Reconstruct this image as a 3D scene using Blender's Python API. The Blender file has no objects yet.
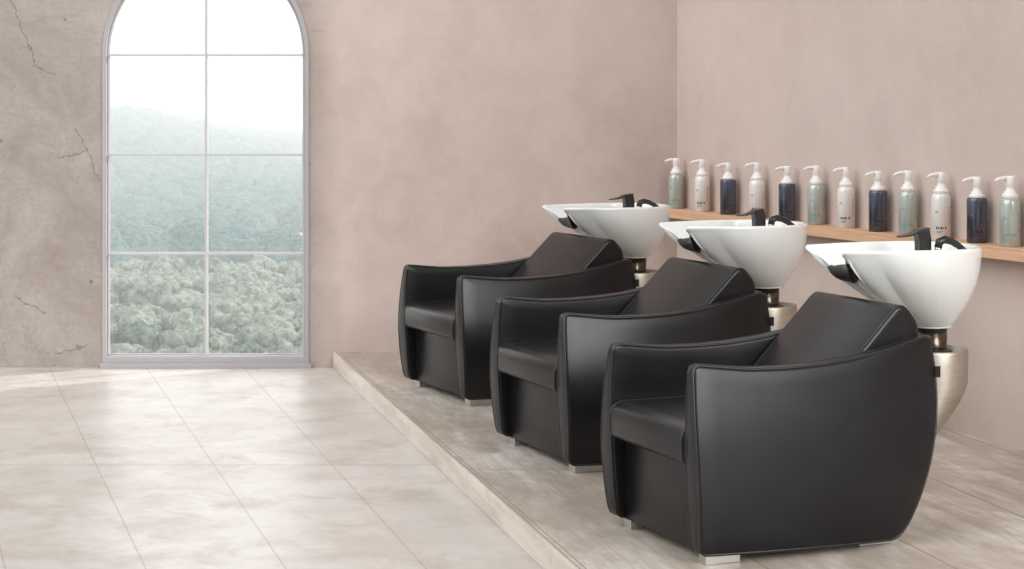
import bpy, bmesh, math, random
from mathutils import Vector, Matrix, noise
C = bpy.context.scene.collection
R = math.radians
PI = math.pi
random.seed(7)
EYE = 1.544

# ------------------------------------------------------------------ helpers
def tag(o, label=None, cat=None, group=None, kind=None):
    if label: o['label'] = label
    if cat: o['category'] = cat
    if group: o['group'] = group
    if kind: o['kind'] = kind
    return o

def empty(name, loc=(0, 0, 0), rz=0):
    o = bpy.data.objects.new(name, None); C.objects.link(o)
    o.location = loc; o.rotation_euler = (0, 0, rz)
    return o

def obj(name, bm, mat, parent=None, smooth=True, sub=0, bevel=0):
    me = bpy.data.meshes.new(name)
    bmesh.ops.recalc_face_normals(bm, faces=bm.faces)
    bm.to_mesh(me); bm.free()
    if smooth:
        for p in me.polygons: p.use_smooth = True
    me.materials.append(mat)
    o = bpy.data.objects.new(name, me); C.objects.link(o)
    if parent: o.parent = parent
    if bevel:
        m = o.modifiers.new('bevel', 'BEVEL'); m.width = bevel; m.segments = 3; m.limit_method = 'ANGLE'; m.angle_limit = R(40)
    if sub:
        m = o.modifiers.new('sub', 'SUBSURF'); m.levels = sub; m.render_levels = sub
    return o

def struct(name, bm, mat, parent=None, **k):
    o = obj(name, bm, mat, parent, **k)
    if not parent: o['kind'] = 'structure'
    return o

def box(bm, x0, x1, y0, y1, z0, z1, M=None):
    vs = [bm.verts.new(Vector(p)) for p in ((x0,y0,z0),(x1,y0,z0),(x1,y1,z0),(x0,y1,z0),(x0,y0,z1),(x1,y0,z1),(x1,y1,z1),(x0,y1,z1))]
    for f in ((0,3,2,1),(4,5,6,7),(0,1,5,4),(1,2,6,5),(2,3,7,6),(3,0,4,7)): bm.faces.new([vs[i] for i in f])
    if M:
        for v in vs: v.co = M @ v.co
    return bm

def loft(bm, rings, close=True, cap0=True, cap1=True):
    vr = [[bm.verts.new(p) for p in r] for r in rings]
    n = len(vr[0])
    for a, b in zip(vr, vr[1:]):
        for i in range(n if close else n - 1):
            j = (i + 1) % n
            bm.faces.new((a[i], a[j], b[j], b[i]))
    def cap(r):
        c = bm.verts.new(sum((v.co for v in r), Vector()) / n)
        for i in range(n): bm.faces.new((r[i], r[(i + 1) % n], c))
    if cap0: cap(vr[0])
    if cap1: cap(vr[-1])
    return vr

def tube(bm, pts, r, seg=8, closed=False, flat=1.0):
    pts = [Vector(p) for p in pts]; n = len(pts)
    rs = r if isinstance(r, (list, tuple)) else [r] * n
    rings = []; up = None
    for i, p in enumerate(pts):
        if closed: t = pts[(i + 1) % n] - pts[i - 1]
        else: t = pts[min(i + 1, n - 1)] - pts[max(i - 1, 0)]
        t.normalize()
        if up is None:
            up = Vector((0, 0, 1)) if abs(t.z) < .9 else Vector((1, 0, 0))
        s = t.cross(up).normalized(); up = s.cross(t).normalized()
        rings.append([p + (s * math.cos(a) + up * math.sin(a) * flat) * rs[i] for a in [2 * PI * k / seg for k in range(seg)]])
    if closed:
        vr = [[bm.verts.new(q) for q in rg] for rg in rings]
        for a in range(n):
            A, B = vr[a], vr[(a + 1) % n]
            for k in range(seg):
                bm.faces.new((A[k], A[(k + 1) % seg], B[(k + 1) % seg], B[k]))
    else: loft(bm, rings)
    return bm

def lathe(bm, prof, c=(0, 0, 0), seg=32):
    rings = [[Vector((c[0] + r * math.cos(a), c[1] + r * math.sin(a), c[2] + z)) for a in [2 * PI * k / seg for k in range(seg)]] for r, z in prof]
    loft(bm, rings); return bm

def round_poly(pts, rad, seg=6):
    """pts 2D corners (ccw), rad per corner -> rounded loop"""
    out = []; n = len(pts)
    for i, p in enumerate(pts):
        p = Vector(p); a = Vector(pts[i - 1]); b = Vector(pts[(i + 1) % n])
        r = rad[i] if isinstance(rad, (list, tuple)) else rad
        if r <= 0: out.append(p); continue
        da = (a - p); db = (b - p); la, lb = da.length, db.length
        d = min(r, la * .48, lb * .48)
        A = p + da / la * d; B = p + db / lb * d
        for k in range(seg + 1):
            t = k / seg
            out.append(A * (1 - t) ** 2 + p * 2 * t * (1 - t) + B * t * t)
    return out

def resample(pts, n):
    P = pts + [pts[0]]; L = [0]
    for a, b in zip(P, P[1:]): L.append(L[-1] + (b - a).length)
    out = []; j = 0
    for i in range(n):
        s = L[-1] * i / n
        while L[j + 1] < s: j += 1
        t = (s - L[j]) / max(1e-9, L[j + 1] - L[j])
        out.append(P[j].lerp(P[j + 1], t))
    return out

def inset(loop, d):
    n = len(loop)
    area = sum(loop[i - 1].x * loop[i].y - loop[i].x * loop[i - 1].y for i in range(n))
    s = 1 if area > 0 else -1
    out = []
    for i in range(n):
        t = (loop[(i + 1) % n] - loop[i - 1]).normalized()
        out.append(loop[i] + Vector((-t.y, t.x)) * s * d)
    return out

def slab(loop, fout, fin, r, put, fill=(.85, .65, .4, .15)):
    """closed solid: 2D loop, two faces at heights fout(p), fin(p), edges rounded by r; put(p,h)->3D"""
    bm = bmesh.new(); rings = []
    c = sum(loop, Vector((0, 0))) / len(loop)
    prof = [(r * (1 - math.sin(a)), 1 - math.cos(a)) for a in [PI / 2 * k / 4 for k in range(4, -1, -1)]]  # (inset, drop) from face inward to edge
    base = inset(loop, r)
    def ring(L, f, sgn, drop):
        return [put(p, f(p) - sgn * drop) for p in L]
    def side(f, sgn):
        rs = []
        for k in reversed(fill): rs.append([put(c + (p - c) * k, f(c + (p - c) * k)) for p in base])
        for k in range(5):
            a = PI / 2 * k / 4
            L = inset(loop, r * (1 - math.sin(a)))
            rs.append(ring(L, f, sgn, r * (1 - math.cos(a))))
        return rs
    A = side(fout, 1); B = side(fin, -1)
    loft(bm, A + B[::-1])
    return bm

def copy_tree(o, parent=None):
    c = o.copy(); C.objects.link(c)
    if parent: c.parent = parent
    for ch in list(o.children): copy_tree(ch, c)
    return c

# ------------------------------------------------------------------ materials
def mat(name, col=(.5, .5, .5), rough=.5, metal=0, spec=.5, coat=0, coat_rough=.1):
    m = bpy.data.materials.new(name); m.use_nodes = True
    b = m.node_tree.nodes['Principled BSDF']
    b.inputs['Base Color'].default_value = (*col, 1)
    b.inputs['Roughness'].default_value = rough
    b.inputs['Metallic'].default_value = metal
    b.inputs['Specular IOR Level'].default_value = spec
    b.inputs['Coat Weight'].default_value = coat
    b.inputs['Coat Roughness'].default_value = coat_rough
    return m

class G:
    def __init__(s, m): s.t = m.node_tree; s.b = s.t.nodes['Principled BSDF']
    def n(s, typ, **kw):
        nd = s.t.nodes.new(typ)
        for k, v in kw.items():
            if k.startswith('i_'): 
                key = k[2:]; key = int(key) if key.isdigit() else key.replace('_', ' ')
                if hasattr(v, 'links') or isinstance(v, bpy.types.NodeSocket): s.t.links.new(v, nd.inputs[key])
                else: nd.inputs[key].default_value = v
            else: setattr(nd, k, v)
        return nd
    def l(s, a, b): s.t.links.new(a, b)
    def math(s, op, a, b=0.0, c=None, clamp=False):
        nd = s.t.nodes.new('ShaderNodeMath'); nd.operation = op; nd.use_clamp = clamp
        for i, v in enumerate((a, b, c)):
            if v is None: continue
            if isinstance(v, bpy.types.NodeSocket): s.l(v, nd.inputs[i])
            else: nd.inputs[i].default_value = v
        return nd.outputs[0]
    def mix(s, f, a, b, mode='MIX'):
        nd = s.t.nodes.new('ShaderNodeMix'); nd.data_type = 'RGBA'; nd.blend_type = mode
        for i, v in ((0, f), (6, a), (7, b)):
            if isinstance(v, bpy.types.NodeSocket): s.l(v, nd.inputs[i])
            else: nd.inputs[i].default_value = v if i == 0 else (*v, 1)
        return nd.outputs[2]
    def ramp(s, f, *stops):
        nd = s.t.nodes.new('ShaderNodeValToRGB'); s.l(f, nd.inputs[0]); e = nd.color_ramp.elements
        while len(e) < len(stops): e.new(.5)
        for el, (p, c) in zip(e, stops):
            el.position = p; el.color = (*c, 1) if isinstance(c, tuple) else (c, c, c, 1)
        return nd.outputs[0]
    def pos(s, scale=(1, 1, 1), rot=(0, 0, 0), loc=(0, 0, 0)):
        g = s.n('ShaderNodeNewGeometry')
        mp = s.n('ShaderNodeMapping'); mp.vector_type = 'POINT'
        mp.inputs['Scale'].default_value = scale; mp.inputs['Rotation'].default_value = rot; mp.inputs['Location'].default_value = loc
        s.l(g.outputs['Position'], mp.inputs['Vector']); return mp.outputs[0]
    def noise(s, v, scale, detail=6, rough=.6, dist=0):
        nd = s.n('ShaderNodeTexNoise'); s.l(v, nd.inputs['Vector'])
        nd.inputs['Scale'].default_value = scale; nd.inputs['Detail'].default_value = detail
        nd.inputs['Roughness'].default_value = rough; nd.inputs['Distortion'].default_value = dist
        return nd.outputs[0]
    def bump(s, h, strength=.2, dist=.01):
        nd = s.n('ShaderNodeBump'); nd.inputs['Strength'].default_value = strength; nd.inputs['Distance'].default_value = dist
        s.l(h, nd.inputs['Height']); s.l(nd.outputs[0], s.b.inputs['Normal'])

def srgb(r, g, b):
    f = lambda c: (c / 255 / 12.92) if c / 255 <= .04045 else ((c / 255 + .055) / 1.055) ** 2.4
    return (f(r), f(g), f(b))

# plaster / concrete
PINK = srgb(199, 183, 176); PINK2 = srgb(184, 167, 160)
def plaster(name, concrete=False):
    m = mat(name, PINK, .85, spec=.25); g = G(m)
    v = g.pos()
    a = g.noise(v, .8, 8, .62, .3); b = g.noise(v, 5, 8, .65, .6)
    c = g.mix(g.ramp(a, (.35, 0.0), (.65, 1.0)), PINK2, PINK)
    c = g.mix(g.math('MULTIPLY', g.ramp(b, (.40, 0.0), (.62, 1.0)), .25), c, srgb(216, 200, 190))
    h = g.noise(v, 14, 8, .7)
    if concrete:
        sep = g.n('ShaderNodeSeparateXYZ', i_0=v)
        wob = g.math('MULTIPLY', g.math('SUBTRACT', g.noise(v, 1.3, 4), .5), .25)
        f = g.math('ADD', sep.outputs[0], wob)
        f = g.math('MULTIPLY_ADD', f, 3.3, 4.6, clamp=True)      # concrete left of x=-1.39 .. pink right of -1.09
        f = g.math('SUBTRACT', 1.0, f, clamp=True)
        k = g.mix(g.ramp(g.noise(v, 1.5, 10, .7, .5), (.32, 0.0), (.68, 1.0)), srgb(137, 127, 119), srgb(172, 164, 159))
        k = g.mix(g.math('MULTIPLY', g.ramp(g.noise(v, 34, 8, .75), (.35, 1.0), (.55, 0.0)), .35), k, srgb(136, 122, 114))
        vs = g.pos((1, 1, 5))
        k = g.mix(g.math('MULTIPLY', g.ramp(g.noise(vs, 2.2, 8, .7, 1.5), (.5, 0.0), (.72, 1.0)), .30), k, srgb(136, 122, 113))
        # cracks
        nz = g.n('ShaderNodeTexNoise', i_Vector=v); nz.inputs['Scale'].default_value = 3.5; nz.inputs['Detail'].default_value = 7; nz.inputs['Roughness'].default_value = .7
        d = g.n('ShaderNodeVectorMath', operation='MULTIPLY_ADD'); g.l(nz.outputs['Color'], d.inputs[0]); d.inputs[1].default_value = (.55, .55, .55); g.l(v, d.inputs[2])
        vo = g.n('ShaderNodeTexVoronoi', feature='DISTANCE_TO_EDGE'); g.l(d.outputs[0], vo.inputs['Vector']); vo.inputs['Scale'].default_value = 1.05
        cr = g.math('LESS_THAN', vo.outputs['Distance'], .0045)
        msk = g.ramp(g.noise(v, 1.1, 3), (.49, 0.0), (.56, 1.0))
        cr = g.math('MULTIPLY', g.math('MULTIPLY', cr, msk), .35)
        # the long hairline cracks either side of the window
        s3 = g.n('ShaderNodeSeparateXYZ', i_0=v)
        j1 = g.math('MULTIPLY', g.math('SUBTRACT', g.noise(v, 9, 6, .7), .5), .13)
        j2 = g.math('MULTIPLY', g.math('SUBTRACT', g.noise(g.pos(loc=(7, 3, 5)), 9, 6, .7), .5), .13)
        PX = g.math('ADD', s3.outputs[0], j1); PZ = g.math('ADD', s3.outputs[2], j2)
        for A_, B_ in (((-3.24, 2.27), (-3.16, 2.10)), ((-3.16, 2.10), (-3.09, 1.88)), ((-2.81, 1.44), (-2.74, 1.30)), ((-2.74, 1.30), (-2.67, 1.09)), ((-2.74, 1.30), (-2.93, 1.25)),
                       ((-3.10, 1.86), (-2.94, 1.80)), ((-1.11, 2.24), (-1.20, 2.12)), ((-1.31, 2.08), (-1.19, 2.07)), ((-1.08, 1.86), (-1.09, 1.60)), ((-1.09, 1.60), (-1.17, 1.47)), ((-3.2, .35), (-3.0, .25)), ((-2.95, -.0), (-2.75, .04))):
            dx, dz = B_[0] - A_[0], B_[1] - A_[1]; L2 = dx * dx + dz * dz
            ax = g.math('SUBTRACT', PX, A_[0]); az = g.math('SUBTRACT', PZ, A_[1])
            tt = g.math('DIVIDE', g.math('ADD', g.math('MULTIPLY', ax, dx), g.math('MULTIPLY', az, dz)), L2, clamp=True)
            ex = g.math('SUBTRACT', ax, g.math('MULTIPLY', tt, dx)); ez = g.math('SUBTRACT', az, g.math('MULTIPLY', tt, dz))
            dd = g.math('SQRT', g.math('ADD', g.math('MULTIPLY', ex, ex), g.math('MULTIPLY', ez, ez)))
            cr = g.math('MAXIMUM', cr, g.math('MULTIPLY', g.math('LESS_THAN', dd, .0045), .85))
        # pits
        vp = g.n('ShaderNodeTexVoronoi'); g.l(v, vp.inputs['Vector']); vp.inputs['Scale'].default_value = 7
        pit = g.math('LESS_THAN', vp.outputs['Distance'], .09)
        pit = g.math('MULTIPLY', pit, g.ramp(g.noise(v, 2.7, 2), (.56, 0.0), (.58, 1.0)))
        k = g.mix(g.math('MULTIPLY', g.math('MAXIMUM', cr, pit), .6), k, srgb(92, 78, 70))
        c = g.mix(f, c, k)
        h = g.math('SUBTRACT', h, g.math('MULTIPLY', g.math('MULTIPLY', cr, f), 1.0))
    g.l(c, g.b.inputs['Base Color']); g.bump(h, .35, .006)
    return m

def tile_mat(name, light, dark, brown, joints, rough, stretch_rot=0, stretch=(1, 1, 1), cov=(.42, .66), grain=0.0, jk=.55):
    m = mat(name, light, rough, spec=.5); g = G(m)
    v = g.pos()
    vr = g.n('ShaderNodeVectorRotate', rotation_type='Z_AXIS'); g.l(v, vr.inputs['Vector']); vr.inputs['Angle'].default_value = stretch_rot
    mp = g.n('ShaderNodeMapping'); g.l(vr.outputs[0], mp.inputs['Vector']); mp.inputs['Scale'].default_value = stretch
    w = mp.outputs[0]
    a = g.noise(w, 1.0, 10, .66, .8); b = g.noise(w, 3.4, 10, .72, .3); d = g.noise(w, 1.9, 8, .7, .5)
    c = g.mix(g.ramp(a, (cov[0], 0.0), (cov[1], 1.0)), light, dark)
    c = g.mix(g.math('MULTIPLY', g.ramp(b, (.45, 0.0), (.66, 1.0)), .8), c, brown)
    c = g.mix(g.math('MULTIPLY', g.ramp(d, (.50, 0.0), (.72, 1.0)), .5), c, dark)
    if grain:
        mp2 = g.n('ShaderNodeMapping'); g.l(vr.outputs[0], mp2.inputs['Vector']); mp2.inputs['Scale'].default_value = (9, .7, 1)
        e = g.noise(mp2.outputs[0], 2.0, 9, .75, .6)
        c = g.mix(g.math('MULTIPLY', g.ramp(e, (.45, 0.0), (.62, 1.0)), grain), c, brown)
    j = joints(g, v)
    c = g.mix(g.math('MULTIPLY', j, jk), c, srgb(146, 132, 118))
    g.l(c, g.b.inputs['Base Color'])
    r = g.math('MULTIPLY_ADD', b, .22, rough - .11); g.l(r, g.b.inputs['Roughness'])
    g.bump(g.math('SUBTRACT', g.math('MULTIPLY', b, .25), j), .25, .003)
    return m

def line(g, val, width):        # 1 where |val| < width/2
    return g.math('LESS_THAN', g.math('ABSOLUTE', val), width / 2)
def repeat(g, val, step):       # distance to nearest multiple
    q = g.math('DIVIDE', val, step)
    return g.math('MULTIPLY', g.math('SUBTRACT', q, g.math('ROUND', q)), step)

def joints_low(g, v):
    s = g.n('ShaderNodeSeparateXYZ', i_0=v); X, Y = s.outputs[0], s.outputs[1]
    d = g.math('SUBTRACT', Y, 8.41)
    x0 = g.math('DIVIDE', g.math('MULTIPLY_ADD', d, .2408, X), g.math('MULTIPLY_ADD', d, .0433, 1.0))
    a = line(g, repeat(g, g.math('ADD', x0, 1.944), .5515), .008)
    b = line(g, repeat(g, d, 3.6), .014)
    return g.math('MAXIMUM', a, b)

SA = R(13.9)                                # the step runs this much off the view direction
SD = Vector((-math.sin(SA), math.cos(SA)))  # along the step, away
SN = Vector((math.cos(SA), math.sin(SA)))   # across the platform
S0 = Vector((.213, 6.16))                   # a point on the step's top edge
def joints_high(g, v):
    s = g.n('ShaderNodeSeparateXYZ', i_0=v); X, Y = s.outputs[0], s.outputs[1]
    p = g.math('ADD', g.math('MULTIPLY', g.math('SUBTRACT', X, S0.x), SN.x), g.math('MULTIPLY', g.math('SUBTRACT', Y, S0.y), SN.y))
    a = line(g, repeat(g, g.math('SUBTRACT', p, .62), .62), .010)
    nose = line(g, g.math('SUBTRACT', p, .022), .006)
    b = line(g, repeat(g, g.math('SUBTRACT', Y, 7.80), 2.08), .010)
    return g.math('MAXIMUM', g.math('MAXIMUM', a, b), nose)
def joints_riser(g, v):
    s = g.n('ShaderNodeSeparateXYZ', i_0=v)
    return line(g, repeat(g, g.math('SUBTRACT', s.outputs[1], 7.72), 1.33), .006)

M = {}
M['wall_back'] = plaster('plaster_concrete', True)
PINK = srgb(205, 190, 183); PINK2 = srgb(192, 176, 168); M['wall_right'] = plaster('plaster')
M['floor'] = tile_mat('pale_stone_tile', srgb(212, 207, 203), srgb(196, 189, 183), srgb(178, 169, 160), joints_low, .36, R(0), (1, 1, 1), jk=.45)
M['platform'] = tile_mat('grey_stone_tile', srgb(234, 228, 221), srgb(180, 169, 158), srgb(164, 151, 137), joints_high, .42, -SA, (1.6, .7, 1), (.36, .60), .55, .9)
M['riser'] = tile_mat('riser_tile', srgb(220, 212, 203), srgb(200, 190, 179), srgb(186, 173, 159), joints_riser, .45, -SA, (1, .5, 4))

def leather():
    m = mat('black_leather', (.0045, .0045, .006), .42, spec=.40); g = G(m)
    tc = g.n('ShaderNodeTexCoord')
    a = g.noise(tc.outputs['Object'], 420, 3, .6); b = g.noise(tc.outputs['Object'], 6, 5, .6)
    r = g.math('MULTIPLY_ADD', b, .12, .265); g.l(r, g.b.inputs['Roughness'])
    g.bump(g.math('ADD', g.math('MULTIPLY', a, .25), g.math('MULTIPLY', b, 1.0)), .12, .006)
    return m
M['leather'] = leather()
M['piping'] = mat('black_piping', (.012, .012, .013), .33)
M['tag'] = mat('black_fabric_tag', (.004, .004, .004), .8)
M['alu'] = mat('brushed_aluminium', srgb(205, 205, 203), .32, 1.0)
M['ceramic'] = mat('white_ceramic', srgb(232, 235, 233), .14, spec=.5, coat=.3, coat_rough=.05)
M['neck'] = mat('dark_chrome', srgb(96, 88, 80), .22, 1.0)
M['black'] = mat('satin_black_metal', (.014, .014, .014), .30)
M['rubber'] = mat('black_gel', (.018, .018, .017), .38)
def brushed():
    m = mat('champagne_steel', srgb(196, 190, 178), .38, 1.0); g = G(m)
    tc = g.n('ShaderNodeTexCoord'); mp = g.n('ShaderNodeMapping', i_Vector=tc.outputs['Object']); mp.inputs['Scale'].default_value = (2, 2, 14)
    a = g.noise(mp.outputs[0], 4, 6, .7)
    g.l(g.mix(a, srgb(172, 165, 152), srgb(214, 209, 199)), g.b.inputs['Base Color'])
    g.l(g.math('MULTIPLY_ADD', a, .2, .3), g.b.inputs['Roughness'])
    return m
M['steel'] = brushed()
def wood():
    m = mat('oak', srgb(205, 160, 125), .5); g = G(m)
    v = g.pos(rot=(0, 0, R(-20.6)))
    mp = g.n('ShaderNodeMapping', i_Vector=v); mp.inputs['Scale'].default_value = (14, .9, 26)
    a = g.noise(mp.outputs[0], 2.0, 8, .7, .6)
    b = g.noise(v, 3, 4)
    c = g.mix(g.ramp(a, (.35, 0.0), (.68, 1.0)), srgb(226, 186, 152), srgb(190, 144, 110))
    c = g.mix(g.math('MULTIPLY', b, .4), c, srgb(222, 186, 156))
    g.l(c, g.b.inputs['Base Color']); g.bump(a, .1, .002)
    return m
M['wood'] = wood()
M['frame'] = mat('window_frame_grey', srgb(164, 160, 163), .4)
M['muntin'] = mat('window_bar_white', srgb(186, 186, 188), .4)
def glass():
    m = bpy.data.materials.new('window_glass'); m.use_nodes = True; t = m.node_tree; t.nodes.clear()
    o = t.nodes.new('ShaderNodeOutputMaterial'); mx = t.nodes.new('ShaderNodeMixShader'); a = t.nodes.new('ShaderNodeBsdfTransparent'); b = t.nodes.new('ShaderNodeBsdfGlossy')
    b.inputs['Roughness'].default_value = .02; mx.inputs[0].default_value = .05
    t.links.new(a.outputs[0], mx.inputs[1]); t.links.new(b.outputs[0], mx.inputs[2]); t.links.new(mx.outputs[0], o.inputs[0])
    return m
M['glass'] = glass()
M['pump'] = mat('white_pump_plastic', srgb(244, 241, 238), .35)
M['mint'] = mat('mint_bottle', srgb(186, 196, 190), .28, .35)
M['white_b'] = mat('white_bottle', srgb(232, 228, 224), .28, .1)
M['navy'] = mat('navy_bottle', srgb(98, 102, 118), .30, .8)
M['ink'] = mat('black_print', (.01, .01, .012), .5)
M['teal'] = mat('teal_print', srgb(70, 168, 165), .5)
M['grey_ink'] = mat('grey_print', srgb(105, 112, 112), .5)

# ------------------------------------------------------------------ room
BW = 11.62      # back wall face
WD = Vector((-math.sin(R(20.6)), math.cos(R(20.6))))     # right wall direction, away
WN = Vector((-math.cos(R(20.6)), -math.sin(R(20.6))))    # into the room
CORN = Vector((1.065, BW))
H = 4.6
# lower floor
bm = bmesh.new(); box(bm, -9, 6, 1.0, BW + .3, -.3, -.1); struct('floor', bm, M['floor'], smooth=False)
# platform slab
def along(t): return S0 + SD * t
tb = (BW - S0.y) / SD.y; tf = (1.2 - S0.y) / SD.y
A, B = along(tf), along(tb)
bm = bmesh.new()
plan = [(A.x, A.y), (7, A.y), (7, BW), (B.x, B.y)]
lo = [bm.verts.new((x, y, -.1)) for x, y in plan]; hi = [bm.verts.new((x, y, 0)) for x, y in plan]
bm.faces.new(hi); bm.faces.new(lo[::-1])
for i in range(4): bm.faces.new((lo[i], lo[(i + 1) % 4], hi[(i + 1) % 4], hi[i]))
struct('floor_platform', bm, M['platform'], smooth=False)
# riser facing and its top strip
bm = bmesh.new()
for k in (0,):
    a2, b2 = A - SN * .018, B - SN * .018
    P = [(a2.x, a2.y), (A.x, A.y), (B.x, B.y), (b2.x, b2.y)]
    lo = [bm.verts.new((x, y, -.1)) for x, y in P]; hi = [bm.verts.new((x, y, .001)) for x, y in P]
    bm.faces.new(hi); bm.faces.new(lo[::-1])
    for i in range(4): bm.faces.new((lo[i], lo[(i + 1) % 4], hi[(i + 1) % 4], hi[i]))
struct('trim_1', bm, M['riser'], smooth=False, bevel=.003)

# window opening (round arch)
WX, WR, WSP, WZ0 = -1.978, .668, 1.935, -.072
def arch(r, n=40): return [(WX - r * math.cos(PI * k / n), WSP + r * math.sin(PI * k / n)) for k in range(n + 1)]
bm = bmesh.new()
def quad(p): bm.faces.new([bm.verts.new(q) for q in p])
XL, XR = -9.0, 3.4
for yy in (BW, BW + .22):
    quad([(XL, yy, -.3), (WX - WR, yy, -.3), (WX - WR, yy, H), (XL, yy, H)])
    quad([(WX + WR, yy, -.3), (XR, yy, -.3), (XR, yy, H), (WX + WR, yy, H)])
    quad([(WX - WR, yy, -.3), (WX + WR, yy, -.3), (WX + WR, yy, WZ0), (WX - WR, yy, WZ0)])
    ar = arch(WR)
    for (xa, za), (xb, zb) in zip(ar, ar[1:]): quad([(xa, yy, za), (xb, yy, zb), (xb, yy, H), (xa, yy, H)])
path = [(WX - WR, WZ0)] + arch(WR) + [(WX + WR, WZ0), (WX - WR, WZ0)]
for (xa, za), (xb, zb) in zip(path, path[1:]): quad([(xa, BW, za), (xb, BW, zb), (xb, BW + .22, zb), (xa, BW + .22, za)])
quad([(XL, BW, H), (XR, BW, H), (XR, BW + .22, H), (XL, BW + .22, H)])
quad([(XL, BW, -.3), (XL, BW + .22, -.3), (XL, BW + .22, H), (XL, BW, H)])
bmesh.ops.remove_doubles(bm, verts=bm.verts, dist=1e-5)
struct('wall_back', bm, M['wall_back'], smooth=False)
# right wall
bm = bmesh.new()
f0 = CORN + WD * .0; f1 = CORN - WD * 7.4
P = [f0, f1, f1 - WN * .2, f0 - WN * .2]
P = [(p.x, p.y) for p in P]
lo = [bm.verts.new((x, y, -.3)) for x, y in P]; hi = [bm.verts.new((x, y, H)) for x, y in P]
bm.faces.new(hi); bm.faces.new(lo[::-1])
for i in range(4): bm.faces.new((lo[i], lo[(i + 1) % 4], hi[(i + 1) % 4], hi[i]))
struct('wall_right', bm, M['wall_right'], smooth=False)

# window: frame, bars, panes
win = empty('window_1', (WX, BW, 0)); win['kind'] = 'structure'
def frame_loop(r, z0, zsp): return [(-r, z0)] + [(-r * math.cos(PI * k / 40), zsp + r * math.sin(PI * k / 40)) for k in range(41)] + [(r, z0)]
bm = bmesh.new()
ro, ri = WR, WR - .030
Lo, Li = frame_loop(ro, WZ0, WSP), frame_loop(ri, WZ0 + .045, WSP)
y0, y1 = -.012, .07
vo0 = [bm.verts.new((x, y0, z)) for x, z in Lo]; vo1 = [bm.verts.new((x, y1, z)) for x, z in Lo]
vi0 = [bm.verts.new((x, y0, z)) for x, z in Li]; vi1 = [bm.verts.new((x, y1, z)) for x, z in Li]
n = len(Lo)
for i in range(n):
    j = (i + 1) % n
    bm.faces.new((vo0[i], vo0[j], vi0[j], vi0[i])); bm.faces.new((vo1[i], vo1[j], vi1[j], vi1[i]))
    bm.faces.new((vo0[i], vo0[j], vo1[j], vo1[i])); bm.faces.new((vi0[i], vi0[j], vi1[j], vi1[i]))
obj('window_frame', bm, M['frame'], win, smooth=False, bevel=.006)
# second inner profile of the frame
bm = bmesh.new()
pts = [(x, .03, z) for x, z in frame_loop(ri - .006, WZ0 + .055, WSP)]
tube(bm, pts, .011, 4, closed=True); obj('frame_bead', bm, M['muntin'], win, smooth=False)
bm = bmesh.new(); box(bm, -.009, .009, .02, .05, WZ0 + .04, WSP + ri); obj('muntin', bm, M['muntin'], win, smooth=False)
zb = [1.918, 1.273, .635]
for z in zb:
    bm = bmesh.new(); box(bm, -ri, ri, .018, .052, z - .008, z + .008); obj('muntin', bm, M['muntin'], win, smooth=False)
zz = [WZ0 + .045] + zb[::-1]
for s in (-1, 1):
    x0, x1 = sorted((s * .011, s * (ri - .003)))
    for a, b in zip(zz, zz[1:]):
        bm = bmesh.new(); box(bm, x0, x1, .034, .038, a + .01, b - .01); obj('pane', bm, M['glass'], win, smooth=False)
    bm = bmesh.new(); rr = ri - .003
    loop = [(s * .011, zb[0] + .01), (s * rr, zb[0] + .01)] + [(s * rr * math.cos(PI / 2 * k / 12), WSP + rr * math.sin(PI / 2 * k / 12)) for k in range(13)]
    loop[-1] = (s * .011, WSP + rr)
    loft(bm, [[Vector((x, .034, z)) for x, z in loop], [Vector((x, .038, z)) for x, z in loop]])
    obj('pane', bm, M['glass'], win, smooth=False)
# outer sill board under the frame
bm = bmesh.new(); box(bm, WX - WR - .01, WX + WR + .02, BW - .03, BW + .0, -.1, -.068); struct('trim_2', bm, M['frame'], smooth=False, bevel=.004)

# ------------------------------------------------------------------ chair  (local x back, y away, z up; origin: floor, middle of the front)
def side_loop():
    top = [(.0, .689), (.10, .677), (.22, .664), (.36, .662), (.50, .667), (.64, .680), (.78, .704), (.90, .728), (1.0, .742)]
    rear = [(1.012, .62), (1.005, .50), (.985, .39), (.95, .28), (.905, .170), (.86, .08), (.815, .022)]
    front = [(.012, .035), (.0, .15), (-.010, .30), (-.012, .42), (-.010, .54)]
    pts = top + rear + front
    rad = [0.0] * len(pts); 
    rad[0] = .03; rad[8] = .05; rad[15] = .06; rad[16] = .035
    for i in range(len(pts)):
        if not rad[i]: rad[i] = .03
    return resample(round_poly(pts, rad, 5), 150)
def bulge(z): t = max(0, min(1, (z - .0) / .68)); return math.sin(PI * t ** .85)
def y_out(x, z):
    return .312 + .042 * bulge(z) + .024 * math.sin(PI * max(0, min(1, x))) - .030 * max(0, (x - .72) / .28) ** 2 + .012 * (1 - min(1, z / .65))
def y_in(x, z): return .272 + .0 * z - .030 * max(0, (x - .72) / .28) ** 2 + .006 * z
SL = side_loop()
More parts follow.
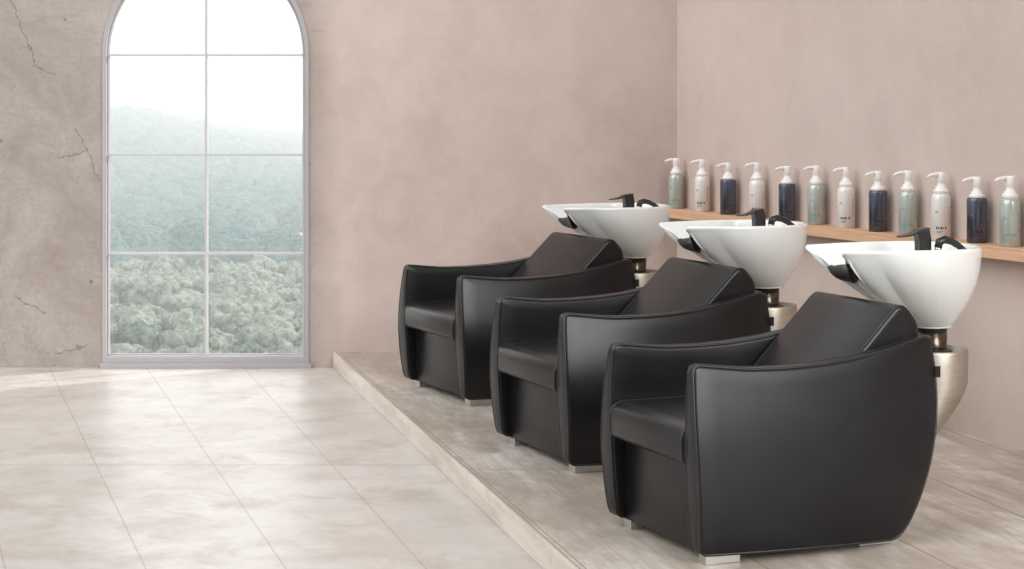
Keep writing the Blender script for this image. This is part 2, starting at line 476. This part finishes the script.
def make_chair():
    root = empty('salon_armchair')
    for s in (-1, 1):
        put = lambda p, h, s=s: Vector((p.x, s * h, p.y))
        bm = slab(SL, lambda p: y_out(p.x, p.y), lambda p: y_in(p.x, p.y), .016, put)
        a = obj('arm_panel', bm, M['leather'], root)
        lp = inset(SL, .004)
        for f, d in ((y_out, -.006), (y_in, .006)):
            bm = bmesh.new(); tube(bm, [put(p, f(p.x, p.y) + d) for p in lp], .0056, 6, closed=True)
            obj('piping', bm, M['piping'], a)
    # front panel
    bm = bmesh.new(); box(bm, .048, .10, -.276, .276, .035, .40)
    obj('front_panel', bm, M['leather'], root, bevel=.006)
    # underframe so the body is closed below
    bm = bmesh.new(); box(bm, .10, .80, -.27, .27, .04, .30)
    obj('base_box', bm, M['leather'], root, smooth=False)
    # seat cushion: rounded front bolster
    loop = round_poly([(-.022, .475), (.58, .475), (.58, .36), (.06, .335), (-.018, .335)][::-1], [.05, .02, .02, .02, .085], 8)
    loop = resample(loop, 90)
    bm = slab([Vector(p) for p in loop], lambda p: .273, lambda p: -.273, .014, lambda p, h: Vector((p.x, h, p.y + .006 * (1 - (h / .273) ** 2) * (1 if p.y > .42 else 0))))
    seat = obj('seat_cushion', bm, M['leather'], root)
    for h in (-.266, .266):
        bm = bmesh.new(); tube(bm, [(p.x, h, p.y) for p in inset([Vector(q) for q in loop], .0015)], .0045, 6, closed=True); obj('piping', bm, M['piping'], seat)
    # back cushion
    loop = round_poly([(.47, .455), (.70, .455), (.93, .66), (.965, .765), (.880, .868)][::-1], [.055, .05, .08, .05, .03], 8)
    loop = resample(loop, 100)
    def putb(p, h):
        k = 1 - (h / .268) ** 2
        n = Vector((-.70, .71)) * .016 * k * (1 if (p.x - .47) * .71 - (p.y - .455) * .70 < .05 else 0)
        return Vector((p.x + n.x, h, p.y + n.y))
    bm = slab(loop, lambda p: .268, lambda p: -.268, .016, putb)
    bc = obj('back_cushion', bm, M['leather'], root)
    for h in (-.260, .260):
        bm = bmesh.new(); tube(bm, [(p.x, h, p.y) for p in inset(loop, .002)], .0032, 6, closed=True); obj('piping', bm, M['piping'], bc)
    # back shell
    def xr(z):
        P = [(.035, .80), (.09, .84), (.175, .885), (.28, .93), (.39, .965), (.50, .985), (.62, .992), (.742, .985)]
        for (a, xa), (b, xb) in zip(P, P[1:]):
            if z <= b: return xa + (xb - xa) * max(0, (z - a)) / (b - a)
        return P[-1][1]
    lb = resample(round_poly([(-.285, .04), (.285, .04), (.285, .735), (-.285, .735)], .04, 6), 120)
    bm = slab(lb, lambda p: xr(p.y) + .004 + .02 * math.cos(p.x / .285 * PI / 2), lambda p: xr(p.y) - .055, .018, lambda p, h: Vector((h, p.x, p.y)))
    bk = obj('back_shell', bm, M['leather'], root)
    bm = bmesh.new(); tube(bm, [(xr(p.y) + .0 + .02 * math.cos(p.x / .285 * PI / 2), p.x, p.y) for p in inset(lb, .003)], .0045, 6, closed=True); obj('piping', bm, M['piping'], bk)
    # little tag on the rear edge of the near arm
    bm = bmesh.new(); box(bm, 1.0, 1.022, -.302, -.298, .585, .625)
    tag(obj('fabric_tag', bm, M['tag'], root, smooth=False), 'small black fabric tag on the rear seam')
    for x, y in ((.045, -.322), (.045, .225), (.68, -.295), (.68, .225)):
        bm = bmesh.new(); box(bm, x, x + .135, y, y + .05, 0, .036)
        tag(obj('foot', bm, M['alu'], root, smooth=False, bevel=.003), 'low brushed aluminium foot')
    for o in [c for c in root.children] + [g for c in root.children for g in c.children]:
        for v in o.data.vertices: v.co.y *= 1.035
    return root

# ------------------------------------------------------------------ basin  (local origin: floor under the neck; x back, y away)
ZR, ZC = 1.012, .705
def rim_loop(n=120):
    P = []
    cx, Rr = -.075, .262
    for k in range(25):
        a = -PI / 2 + PI * k / 24; P.append(Vector((cx + Rr * math.cos(a), Rr * math.sin(a))))
    fwd = [(-.20, .252), (-.30, .232), (-.38, .208), (-.44, .188), (-.472, .174), (-.484, .160), (-.478, .147), (-.455, .138), (-.430, .126), (-.405, .105), (-.385, .075), (-.374, .038), (-.370, 0)]
    P += [Vector(p) for p in fwd]
    P += [Vector((p[0], -p[1])) for p in fwd[-2::-1]]
    return resample(P, n)
RL = rim_loop(160)
def zrim(p):
    if p.x > -.30 or abs(p.y) > .178: return ZR
    t = max(0, min(1, (.172 - abs(p.y)) / .105)); t = t * t * (3 - 2 * t)
    return ZR - .094 * t
def make_basin():
    root = empty('shampoo_basin')
    N = len(RL); cn = []
    for p in RL:
        a = math.atan2(p.y, p.x + .05); cn.append(Vector((.078 * math.cos(a), .078 * math.sin(a))))
    def front(p): return max(0, min(1, (-.12 - p.x) / .25))
    rings = []
    # outside from collar up
    S = [1, .975, .93, .87, .8, .72, .63, .54, .45, .36, .27, .18, .1, .04]
    for s in S:
        r = []
        for p, c in zip(RL, cn):
            f = front(p); e = 2.15 * (1 - f) + 1.25 * f
            g_ = 1 - s ** e
            q = c.lerp(p, g_); z = zrim(p) + (ZC - zrim(p)) * s
            if f > 0: z += -.0 * f
            r.append(Vector((q.x, q.y, z)))
        rings.append(r)
    # lip
    nin = inset(RL, 1)
    dirs = [(b - a) for a, b in zip(RL, nin)]
    for off, dz in ((.0, -.006), (.0015, .000), (.006, .004), (.013, .004), (.018, .0), (.020, -.007)):
        rings.append([Vector((p.x + d.x * off, p.y + d.y * off, zrim(p) + dz)) for p, d in zip(RL, dirs)])
    # inside down to the drain
    for s in (.06, .15, .27, .4, .55, .7, .83, .93, 1):
        r = []
        for p, d in zip(RL, dirs):
            q0 = p + d * .022; back = max(0, min(1, (p.x + .06) / .2))
            c0 = Vector((-.17, 0)) + (q0 - Vector((-.1, 0))).normalized() * .03
            g_ = 1 - s ** (2.4 - .9 * front(p))
            q = c0.lerp(q0, g_)
            z = zrim(p) - .008 + (.80 - zrim(p)) * s
            r.append(Vector((q.x, q.y, z)))
        rings.append(r)
    bm = bmesh.new(); loft(bm, rings)
    bowl = obj('bowl', bm, M['ceramic'], root)
    # collar ring
    bm = bmesh.new(); lathe(bm, [(.078, ZC - .004), (.082, ZC), (.083, ZC + .012), (.078, ZC + .02)]); 
    obj('collar', bm, M['ceramic'], root)
    # tap deck inside, at the back
    bm = bmesh.new()
    lp = resample(round_poly([(-.075, -.085), (.13, -.085), (.165, 0), (.13, .085), (-.075, .085)], .03, 5), 60)
    loft(bm, [[Vector((p.x, p.y, z)) for p in inset(lp, o)] for z, o in ((.84, .02), (.955, .006), (.968, .008), (.972, .016))])
    obj('tap_deck', bm, M['ceramic'], root)
    # neck
    bm = bmesh.new(); lathe(bm, [(.062, .55), (.062, .70)]); obj('neck_column', bm, M['neck'], root)
    bm = bmesh.new(); lathe(bm, [(.062, .60), (.080, .60), (.084, .608), (.078, .616), (.064, .618)]); obj('neck_seal', bm, M['black'], root)
    # steel pedestal
    rings = []
    prof = [(0, 1.0, .148, .618), (0, 1.0, .150, .610), (0, 1, .150, .56), (0, 1, .148, .49), (-.008, 1, .142, .45), (-.035, 1, .130, .39), (-.075, 1, .112, .32), (-.13, 1, .095, .25), (-.19, 1, .082, .18), (-.225, 1, .078, .10), (-.24, 1, .078, .02), (-.24, 1, .078, 0)]
    for cx, k, r, z in prof:
        rings.append([Vector((cx + r * .98 * math.cos(a), r * math.sin(a) * .95, z)) for a in [2 * PI * i / 48 for i in range(48)]])
    inner = [[Vector((.136 * math.cos(a) * .98, .136 * .95 * math.sin(a), z)) for a in [2 * PI * i / 48 for i in range(48)]] for z in (.585, .618)]
    bm = bmesh.new(); loft(bm, inner + rings); obj('pedestal', bm, M['steel'], root)
    # gel neck rest on the front notch
    lipc = sorted([(p.y, p.x, zrim(p)) for p in RL if p.x < -.36 and abs(p.y) < .15])
    def lip(y):
        for a, b in zip(lipc, lipc[1:]):
            if a[0] <= y <= b[0]:
                t = (y - a[0]) / max(1e-6, b[0] - a[0]); return Vector((a[1] + (b[1] - a[1]) * t, y, a[2] + (b[2] - a[2]) * t))
        return Vector((lipc[0][1], y, lipc[0][2]))
    rings = []
    for i in range(27):
        y = -.150 + .248 * i / 26; u = i / 13 - 1; w = max(.08, (1 - abs(u) ** 2.6) ** .5)
        c = lip(max(-.125, min(.115, y))); c.y = y; c += Vector((-.006, 0, -.002)); a1 = Vector((.38, 0, -.92)); a2 = Vector((-.92, 0, -.38))
        rings.append([c + a1 * (.037 * w * math.cos(q)) + a2 * (.022 * (.4 + .6 * w) * math.sin(q)) for q in [2 * PI * k / 16 for k in range(16)]])
    bm = bmesh.new(); loft(bm, rings)
    nr = obj('neck_rest', bm, M['rubber'], root)
    tag(nr, 'black gel neck rest')
    # mixer tap
    tap = obj('mixer_tap', (lambda b: (loft(b, [[Vector((x0, -.024, z)), Vector((x1, -.024, z)), Vector((x1, .024, z)), Vector((x0, .024, z))] for x0, x1, z in ((-.062, -.012, .955), (-.066, -.012, 1.04), (-.076, -.018, 1.070), (-.070, -.020, 1.078))]), b)[1])(bmesh.new()), M['black'], root, smooth=False, bevel=.004)
    bm = bmesh.new()
    loft(bm, [[Vector((x, -w, z)), Vector((x, w, z)), Vector((x, w, z + t)), Vector((x, -w, z + t))] for x, w, z, t in ((-.018, .022, 1.077, .008), (-.06, .022, 1.068, .011), (-.10, .019, 1.052, .010), (-.150, .016, 1.048, .006))])
    obj('tap_lever', bm, M['black'], tap, smooth=False, bevel=.002)
    # hand spray
    pts = [(.012, -.05, 1.035), (.018, -.05, 1.058), (.040, -.05, 1.066), (.068, -.05, 1.058), (.095, -.05, 1.042), (.12, -.05, 1.02), (.14, -.05, .995)]
    pts = [Vector((p[0] * 1.1, p[1], p[2])) + Vector((-.012, 0, -.026)) for p in pts]
    bm = bmesh.new(); tube(bm, pts, [.016, .017, .016, .014, .013, .013, .012], 12)
    sp = obj('hand_spray', bm, M['black'], root)
    bm = bmesh.new(); tube(bm, [(.001, -.05, 1.012), (-.001, -.05, .994)], [.013, .012], 12); obj('spray_nozzle', bm, M['alu'], sp)
    bm = bmesh.new(); lathe(bm, [(.018, .96), (.018, .985), (.014, 1.0)], (.145, -.05, 0), 16); obj('spray_holder', bm, M['black'], root)
    return root

ROT = R(22)
spots = [((.627, 6.10), 22.9, (1.003, 1.01), (1.638, 7.03, 17, .965, 1.012), 'foreground black leather salon armchair, nearest and largest of the three on the tiled platform', 'white ceramic basin nearest the camera, behind the foreground armchair'),
         ((.234, 7.67), 22.3, (1.02, 1.20), (1.231, 8.72, 18, 1.02, .998), 'black leather salon armchair in the middle of the row of three on the platform', 'middle white ceramic basin, behind the middle armchair'),
         ((-.257, 9.44), 25.2, (1.06, 1.24), (.728, 10.65, 20, 1.08, .985), 'farthest black leather salon armchair, next to the arched window wall', 'farthest white ceramic basin by the wall corner, behind the farthest armchair')]
chair0 = make_chair(); basin0 = make_basin()
for i, ((x, y), a, (kx, k), (bx, by, ba_, bk_, bz_), lc, lb_) in enumerate(spots):
    a = R(a); ch = chair0 if i == 0 else copy_tree(chair0); ba = basin0 if i == 0 else copy_tree(basin0)
    W = Vector((-math.sin(a), math.cos(a)))
    o = Vector((x, y)) + W * .352 * k
    ch.location = (o.x, o.y, 0); ch.rotation_euler = (0, 0, a); ch.scale = (kx, k, 1)
    ba.location = (bx, by, 0); ba.rotation_euler = (0, 0, R(ba_)); ba.scale = (bk_, bk_, bz_)
    tag(ch, lc, 'chair', 'black salon armchairs in a row'); tag(ba, lb_, 'basin', 'white shampoo basins behind the chairs')

# ------------------------------------------------------------------ shelf and bottles
SHZ = .935
bm = bmesh.new()
a_, b_ = CORN, CORN - WD * 5.6
P = [a_, b_, b_ + WN * .13, a_ + WN * .13]
P[3] = a_ + WN * .13 + WD * 0
P = [(p.x, p.y) for p in P]
lo = [bm.verts.new((x, y, SHZ - .058)) for x, y in P]; hi = [bm.verts.new((x, y, SHZ)) for x, y in P]
bm.faces.new(hi); bm.faces.new(lo[::-1])
for i in range(4): bm.faces.new((lo[i], lo[(i + 1) % 4], hi[(i + 1) % 4], hi[i]))
tag(obj('wall_shelf', bm, M['wood'], smooth=False, bevel=.003), 'long pale oak shelf running along the right wall under the pump bottles', 'shelf')

def band(bm, r, a0, a1, z0, z1, n=4):
    p = []
    for k in range(n + 1):
        a = a0 + (a1 - a0) * k / n
        p.append((math.cos(a) * r, math.sin(a) * r))
    for (xa, ya), (xb, yb) in zip(p, p[1:]):
        bm.faces.new([bm.verts.new(q) for q in ((xa, ya, z0), (xb, yb, z0), (xb, yb, z1), (xa, ya, z1))])
def make_bottle(name, body, ink, navy):
    root = empty(name)
    bm = bmesh.new()
    if navy: prof = [(.040, 0), (.0445, .003), (.0445, .200), (.043, .208), (.036, .212)]
    else: prof = [(.040, 0), (.0435, .003), (.0435, .195), (.041, .208), (.034, .219), (.026, .224)]
    lathe(bm, prof, seg=40); obj('bottle_body', bm, body, root)
    bm = bmesh.new()
    z = .210 if navy else .222
    lathe(bm, [(.034, z - .004), (.034, z + .014), (.031, z + .018), (.026, z + .020), (.026, z + .030), (.018, z + .034), (.017, z + .052), (.020, z + .056), (.021, z + .095), (.019, z + .100)], seg=24)
    pu = obj('pump', bm, M['pump'], root)
    bm = bmesh.new(); tube(bm, [(.0, 0, z + .088), (-.03, 0, z + .090), (-.055, 0, z + .086), (-.072, 0, z + .076)], [.012, .010, .0075, .005], 10); obj('nozzle', bm, M['pump'], pu)
    # print: small logo upper left, bold row near the foot, small type
    rr = .0449 if navy else .0439
    f = -2.02      # facing the room
    bm = bmesh.new()
    for k, wdt in enumerate((.15, .13, .16, .07, .14)):
        a = f - .62 + k * .235; band(bm, rr, a, a + wdt, .048, .060 - .002 * (k % 2))
    for k in range(2): band(bm, rr, f - .55, f + .1 - .2 * k, .036 - k * .006, .038 - k * .006)
    obj('bold_print', bm, ink, root, smooth=False)
    bm = bmesh.new()
    band(bm, rr, f - .72, f - .52, .135, .138); band(bm, rr, f - .74, f - .38, .128, .131)
    obj('logo', bm, M['grey_ink'] if ink != M['ink'] or navy else M['ink'], root, smooth=False)
    bm = bmesh.new()
    for k in range(9): band(bm, rr, f + .75, f + 1.15 - .1 * (k % 3), .15 - k * .011, .153 - k * .011)
    obj('fine_print', bm, M['grey_ink'], root, smooth=False)
    return root
protos = {'m': make_bottle('pump_bottle', M['mint'], M['teal'], False), 'w': make_bottle('pump_bottle', M['white_b'], M['ink'], False), 'n': make_bottle('pump_bottle', M['navy'], M['ink'], True)}
used = set()
cols = 'mwnwnmwnmwnm'
px = [676, 702, 728, 757, 787, 816, 846, 878, 908, 941, 977, 1010]
lab = ['pale mint pump bottle at the far left end of the shelf, beside the wall corner',
       'white pump bottle second from the wall corner, between a mint bottle and a navy bottle',
       'dark navy pump bottle third from the wall corner, just right of the farthest basin',
       'white pump bottle between two navy bottles, partly behind the middle basin tap',
       'dark navy pump bottle directly above the hand spray of the middle basin',
       'pale mint pump bottle at the right rim of the middle basin',
       'white pump bottle between the middle and nearest basins, right of a mint bottle',
       'dark navy pump bottle between the middle and nearest basins, left of a mint bottle',
       'pale mint pump bottle partly behind the tap of the nearest basin',
       'white pump bottle behind the hand spray of the nearest basin',
       'dark navy pump bottle at the right rim of the nearest basin, second from last',
       'pale mint pump bottle at the far right end of the shelf, on bare oak']
# distances from the corner along the shelf
def dist_for(p):
    k = (p - 512) / 1800; b = CORN + WN * .068
    return (b.x - k * b.y) / (WD.x - k * WD.y)
S = [round(dist_for(p), 3) for p in px]
for c, s, l in zip(cols, S, lab):
    o = protos[c] if c not in used else copy_tree(protos[c]); used.add(c)
    p = CORN + WN * .068 - WD * s
    o.location = (p.x, p.y, SHZ); o.scale = (1.06, 1.06, 1.0); o.rotation_euler = (0, 0, R(20) + random.uniform(-.12, .12))
    tag(o, l, 'bottle', 'pump bottles on the oak shelf')

# ------------------------------------------------------------------ outside: hillside, shrubs, haze
def ground(x, y):
    t = max(0, y - 95); z = -10.5 + 2.5 * min(1, t / 300)
    u = x / max(y, 1) + .218
    k = max(0, min(1, (y - 190) / 200)); k = k * k * (3 - 2 * k)
    z += k * (7.0 * math.exp(-(u / .055) ** 2) + .6)
    z += 1.4 * noise.noise(Vector((x * .02, y * .02, 3))) * min(1, y / 80) + 1.0 * noise.noise(Vector((x * .07, y * .07, 9)))
    if y < 60: z += -2 * (60 - y) / 40
    return z
bm = bmesh.new(); nx, ny = 110, 120
gr = []
for j in range(ny):
    y = 16 + 560 * (j / (ny - 1)) ** 1.6; half = 30 + y * .55
    gr.append([bm.verts.new((-.13 * y + half * (2 * i / (nx - 1) - 1), y, ground(-.13 * y + half * (2 * i / (nx - 1) - 1), y))) for i in range(nx)])
for j in range(ny - 1):
    for i in range(nx - 1): bm.faces.new((gr[j][i], gr[j][i + 1], gr[j + 1][i + 1], gr[j + 1][i]))
mg = mat('dry_hillside', srgb(170, 160, 135), .95); g = G(mg); v = g.pos()
g.l(g.mix(g.ramp(g.noise(v, .06, 8, .7), (.42, 0.0), (.58, 1.0)), srgb(176, 182, 168), srgb(230, 226, 216)), g.b.inputs['Base Color'])
struct('ground_hillside', bm, mg)

def leaf(name, a, b):
    m = mat(name, a, .8, spec=.2); g = G(m); tc = g.n('ShaderNodeTexCoord')
    g.l(g.mix(g.ramp(g.noise(tc.outputs['Object'], 2.6, 8, .75), (.4, 0.0), (.62, 1.0)), a, b), g.b.inputs['Base Color'])
    g.bump(g.noise(tc.outputs['Object'], 6, 8, .8), 1.0, .25)
    return m
ML = [leaf('grey_green_leaves', srgb(112, 130, 118), srgb(184, 192, 180)), leaf('dark_green_leaves', srgb(82, 106, 98), srgb(146, 162, 148)), leaf('olive_leaves', srgb(128, 142, 128), srgb(198, 203, 192))]
def blob(bm, c, r, sub, seed):
    res = bmesh.ops.create_icosphere(bm, subdivisions=sub, radius=1)
    for v in res['verts']:
        d = v.co.copy()
        k = 1 + .30 * noise.noise(d * 2.2 + Vector((seed, 0, 0))) + .22 * noise.noise(d * 5.5 + Vector((0, seed, 0))) + .14 * noise.noise(d * 12 + Vector((0, 0, seed)))
        v.co = Vector(c) + Vector((d.x * r * k, d.y * r * k, d.z * r * .85 * k))
def shrub_mesh(seed, nb, sub):
    bm = bmesh.new(); rnd = random.Random(seed)
    blob(bm, (0, 0, .55), .62, sub, seed)
    for k in range(nb):
        a = rnd.uniform(0, 2 * PI); rr = rnd.uniform(.3, .75)
        blob(bm, (rr * math.cos(a), rr * math.sin(a), rnd.uniform(.3, .95) - .2 * rr), rnd.uniform(.22, .42), sub - 1, seed + k * 3.1)
    return bm
cr = []
for k in range(4):
    bm = shrub_mesh(k * 11 + 1, 15, 4); o = empty('hillside_shrub')
    obj('crown', bm, ML[(0, 1, 2, 0)[k]], o)
    bm = bmesh.new(); tube(bm, [(0, 0, -.25), (.03, 0, .1), (0, .02, .5)], [.09, .07, .05], 8); obj('trunk', bm, mat('bark%d' % k, srgb(110, 98, 84), .9), o)
    cr.append(o)
rnd = random.Random(5); first = set(); pts = []
tries = 0
while len(pts) < 200 and tries < 20000:
    tries += 1
    y = rnd.uniform(62, 128); x = y * rnd.uniform(-.238, -.105)
    r = rnd.uniform(.9, 1.6)
    if any((x - a) ** 2 + (y - b) ** 2 < (.80 * (r + c)) ** 2 for a, b, c in pts): continue
    pts.append((x, y, r))
for i, (x, y, r) in enumerate(pts):
    k = rnd.choice((0, 0, 1, 2, 3)); o = cr[k] if k not in first else copy_tree(cr[k]); first.add(k)
    o.location = (x, y, ground(x, y) + .1 * r); o.scale = (r, r, r * rnd.uniform(.85, 1.15)); o.rotation_euler = (0, 0, rnd.uniform(0, 6.28))
    nm = ('grey-green', 'dark green', 'olive', 'grey-green')[k]
    tag(o, f'rounded {nm} shrub on the near hillside outside the arched window', 'shrub', f'{nm} shrubs on the near hillside')
for k in range(4):
    if k not in first: 
        for ch in list(cr[k].children): bpy.data.objects.remove(ch)
        bpy.data.objects.remove(cr[k])
# far scrub: one uncountable cover
bm = bmesh.new(); base = []
for s_ in range(3):
    t = bmesh.new(); blob(t, (0, 0, .4), .8, 2, s_ * 7.3); blob(t, (.5, .3, .35), .5, 2, s_ + 2.2); blob(t, (-.5, -.1, .3), .5, 2, s_ + 5.2)
    t.verts.index_update(); base.append(([v.co.copy() for v in t.verts], [[v.index for v in f.verts] for f in t.faces])); t.free()
V, F = [], []
for i in range(11000):
    y = 132 + 400 * rnd.random() ** 1.35; x = y * rnd.uniform(-.62, .16)
    if i > 6500: y = rnd.uniform(58, 132); x = y * (rnd.uniform(-.62, -.25) if i % 2 else rnd.uniform(-.09, .2))
    elif i < 4200: x = y * rnd.uniform(-.26, -.08)
    if noise.noise(Vector((x * .05, y * .025, 1))) > .22: continue
    if 138 < y < 176 and -.15 + .0006 * (y - 155) < x / y < -.09: continue
    r = rnd.uniform(.9, 2.2) * (1 + y / 700); vs, fs = base[i % 3]; a = rnd.uniform(0, 6.28); ca, sa = math.cos(a), math.sin(a); z = ground(x, y); o_ = len(V)
    V += [(x + r * (p.x * ca - p.y * sa), y + r * (p.x * sa + p.y * ca), z + r * p.z) for p in vs]
    F += [[q + o_ for q in f] for f in fs]
bm.free()
me = bpy.data.meshes.new('far_scrub'); me.from_pydata(V, [], F); me.materials.append(leaf('far_leaves', srgb(52, 96, 100), srgb(120, 152, 146)))
for p in me.polygons: p.use_smooth = True
fs_ = bpy.data.objects.new('hillside_scrub', me); C.objects.link(fs_)
tag(fs_, 'hazy blue-green scrub covering the distant hills outside the window', 'scrub', kind='stuff')
# haze over the valley
bm = bmesh.new(); box(bm, -420, 260, 40, 620, -60, 120)
mh = bpy.data.materials.new('valley_haze'); mh.use_nodes = True; t = mh.node_tree; t.nodes.clear()
o_ = t.nodes.new('ShaderNodeOutputMaterial'); vs_ = t.nodes.new('ShaderNodeVolumeScatter'); vs_.inputs['Density'].default_value = .0034; vs_.inputs['Color'].default_value = (.93, .985, 1, 1); vs_.inputs['Anisotropy'].default_value = .2
t.links.new(vs_.outputs[0], o_.inputs['Volume'])
hz = obj('valley_haze', bm, mh, smooth=False); tag(hz, 'pale bright haze lying over the distant hills outside', 'haze', kind='stuff')

# ------------------------------------------------------------------ light
w = bpy.data.worlds.new('sky'); bpy.context.scene.world = w; w.use_nodes = True
nt = w.node_tree; bg = nt.nodes['Background']
tcw = nt.nodes.new('ShaderNodeTexCoord'); dp = nt.nodes.new('ShaderNodeVectorMath'); dp.operation = 'DOT_PRODUCT'
nt.links.new(tcw.outputs['Generated'], dp.inputs[0]); dp.inputs[1].default_value = Vector((-.17, .98, .05)).normalized()
rw = nt.nodes.new('ShaderNodeMapRange'); rw.interpolation_type = 'SMOOTHSTEP'; nt.links.new(dp.outputs['Value'], rw.inputs[0])
rw.inputs[1].default_value = .5; rw.inputs[2].default_value = .97; rw.inputs[3].default_value = .33; rw.inputs[4].default_value = 3.0
nt.links.new(rw.outputs[0], bg.inputs[1]); bg.inputs[0].default_value = (.96, .98, 1, 1)
def light(name, typ, loc, rot, energy, size=None, col=(1, 1, 1)):
    d = bpy.data.lights.new(name, typ); d.energy = energy; d.color = col
    o = bpy.data.objects.new(name, d); C.objects.link(o); o.location = loc; o.rotation_euler = rot
    if typ == 'AREA': d.shape = 'RECTANGLE'; d.size, d.size_y = size
    if typ == 'SUN': d.angle = size
    return o
def aim(o, p): o.rotation_euler = (Vector(p) - o.location).to_track_quat('-Z', 'Y').to_euler()
s = light('sun', 'SUN', (4, 30, 20), (0, 0, 0), 9.0, R(2), (1, .985, .96)); s.rotation_euler = Vector((-1.1, -.75, -.62)).to_track_quat('-Z', 'Y').to_euler()

k = light('added_soft_fill', 'SUN', (-4, -4, 8), (0, 0, 0), 2.05, R(60), (1, .985, .965)); k.rotation_euler = Vector((1.1, .6, -.95)).to_track_quat('-Z', 'Y').to_euler()  # added key light from behind left, brightens the walls and room
k = light('added_soft_fill', 'SUN', (4, -4, 5), (0, 0, 0), 2.75, R(36), (1, .985, .97)); k.rotation_euler = Vector((-.5, .8, -.42)).to_track_quat('-Z', 'Y').to_euler()  # added light from behind right, gives the leather its sheen

# ------------------------------------------------------------------ camera
cd = bpy.data.cameras.new('camera'); cam = bpy.data.objects.new('camera', cd); C.objects.link(cam)
cam.location = (0, 0, EYE); cam.rotation_euler = (PI / 2, 0, 0)
cd.sensor_width = 36; cd.lens = 36 * 1800 / 1024; cd.shift_y = -(284.5 - 113) / 1024
cd.clip_end = 2000
sc = bpy.context.scene; sc.camera = cam
sc.view_settings.view_transform = 'Standard'; sc.view_settings.look = 'None'; sc.view_settings.gamma = 1; sc.view_settings.exposure = 0
sc.view_settings.use_curve_mapping = False
sc.cycles.use_denoising = True
sc.cycles.volume_bounces = 4
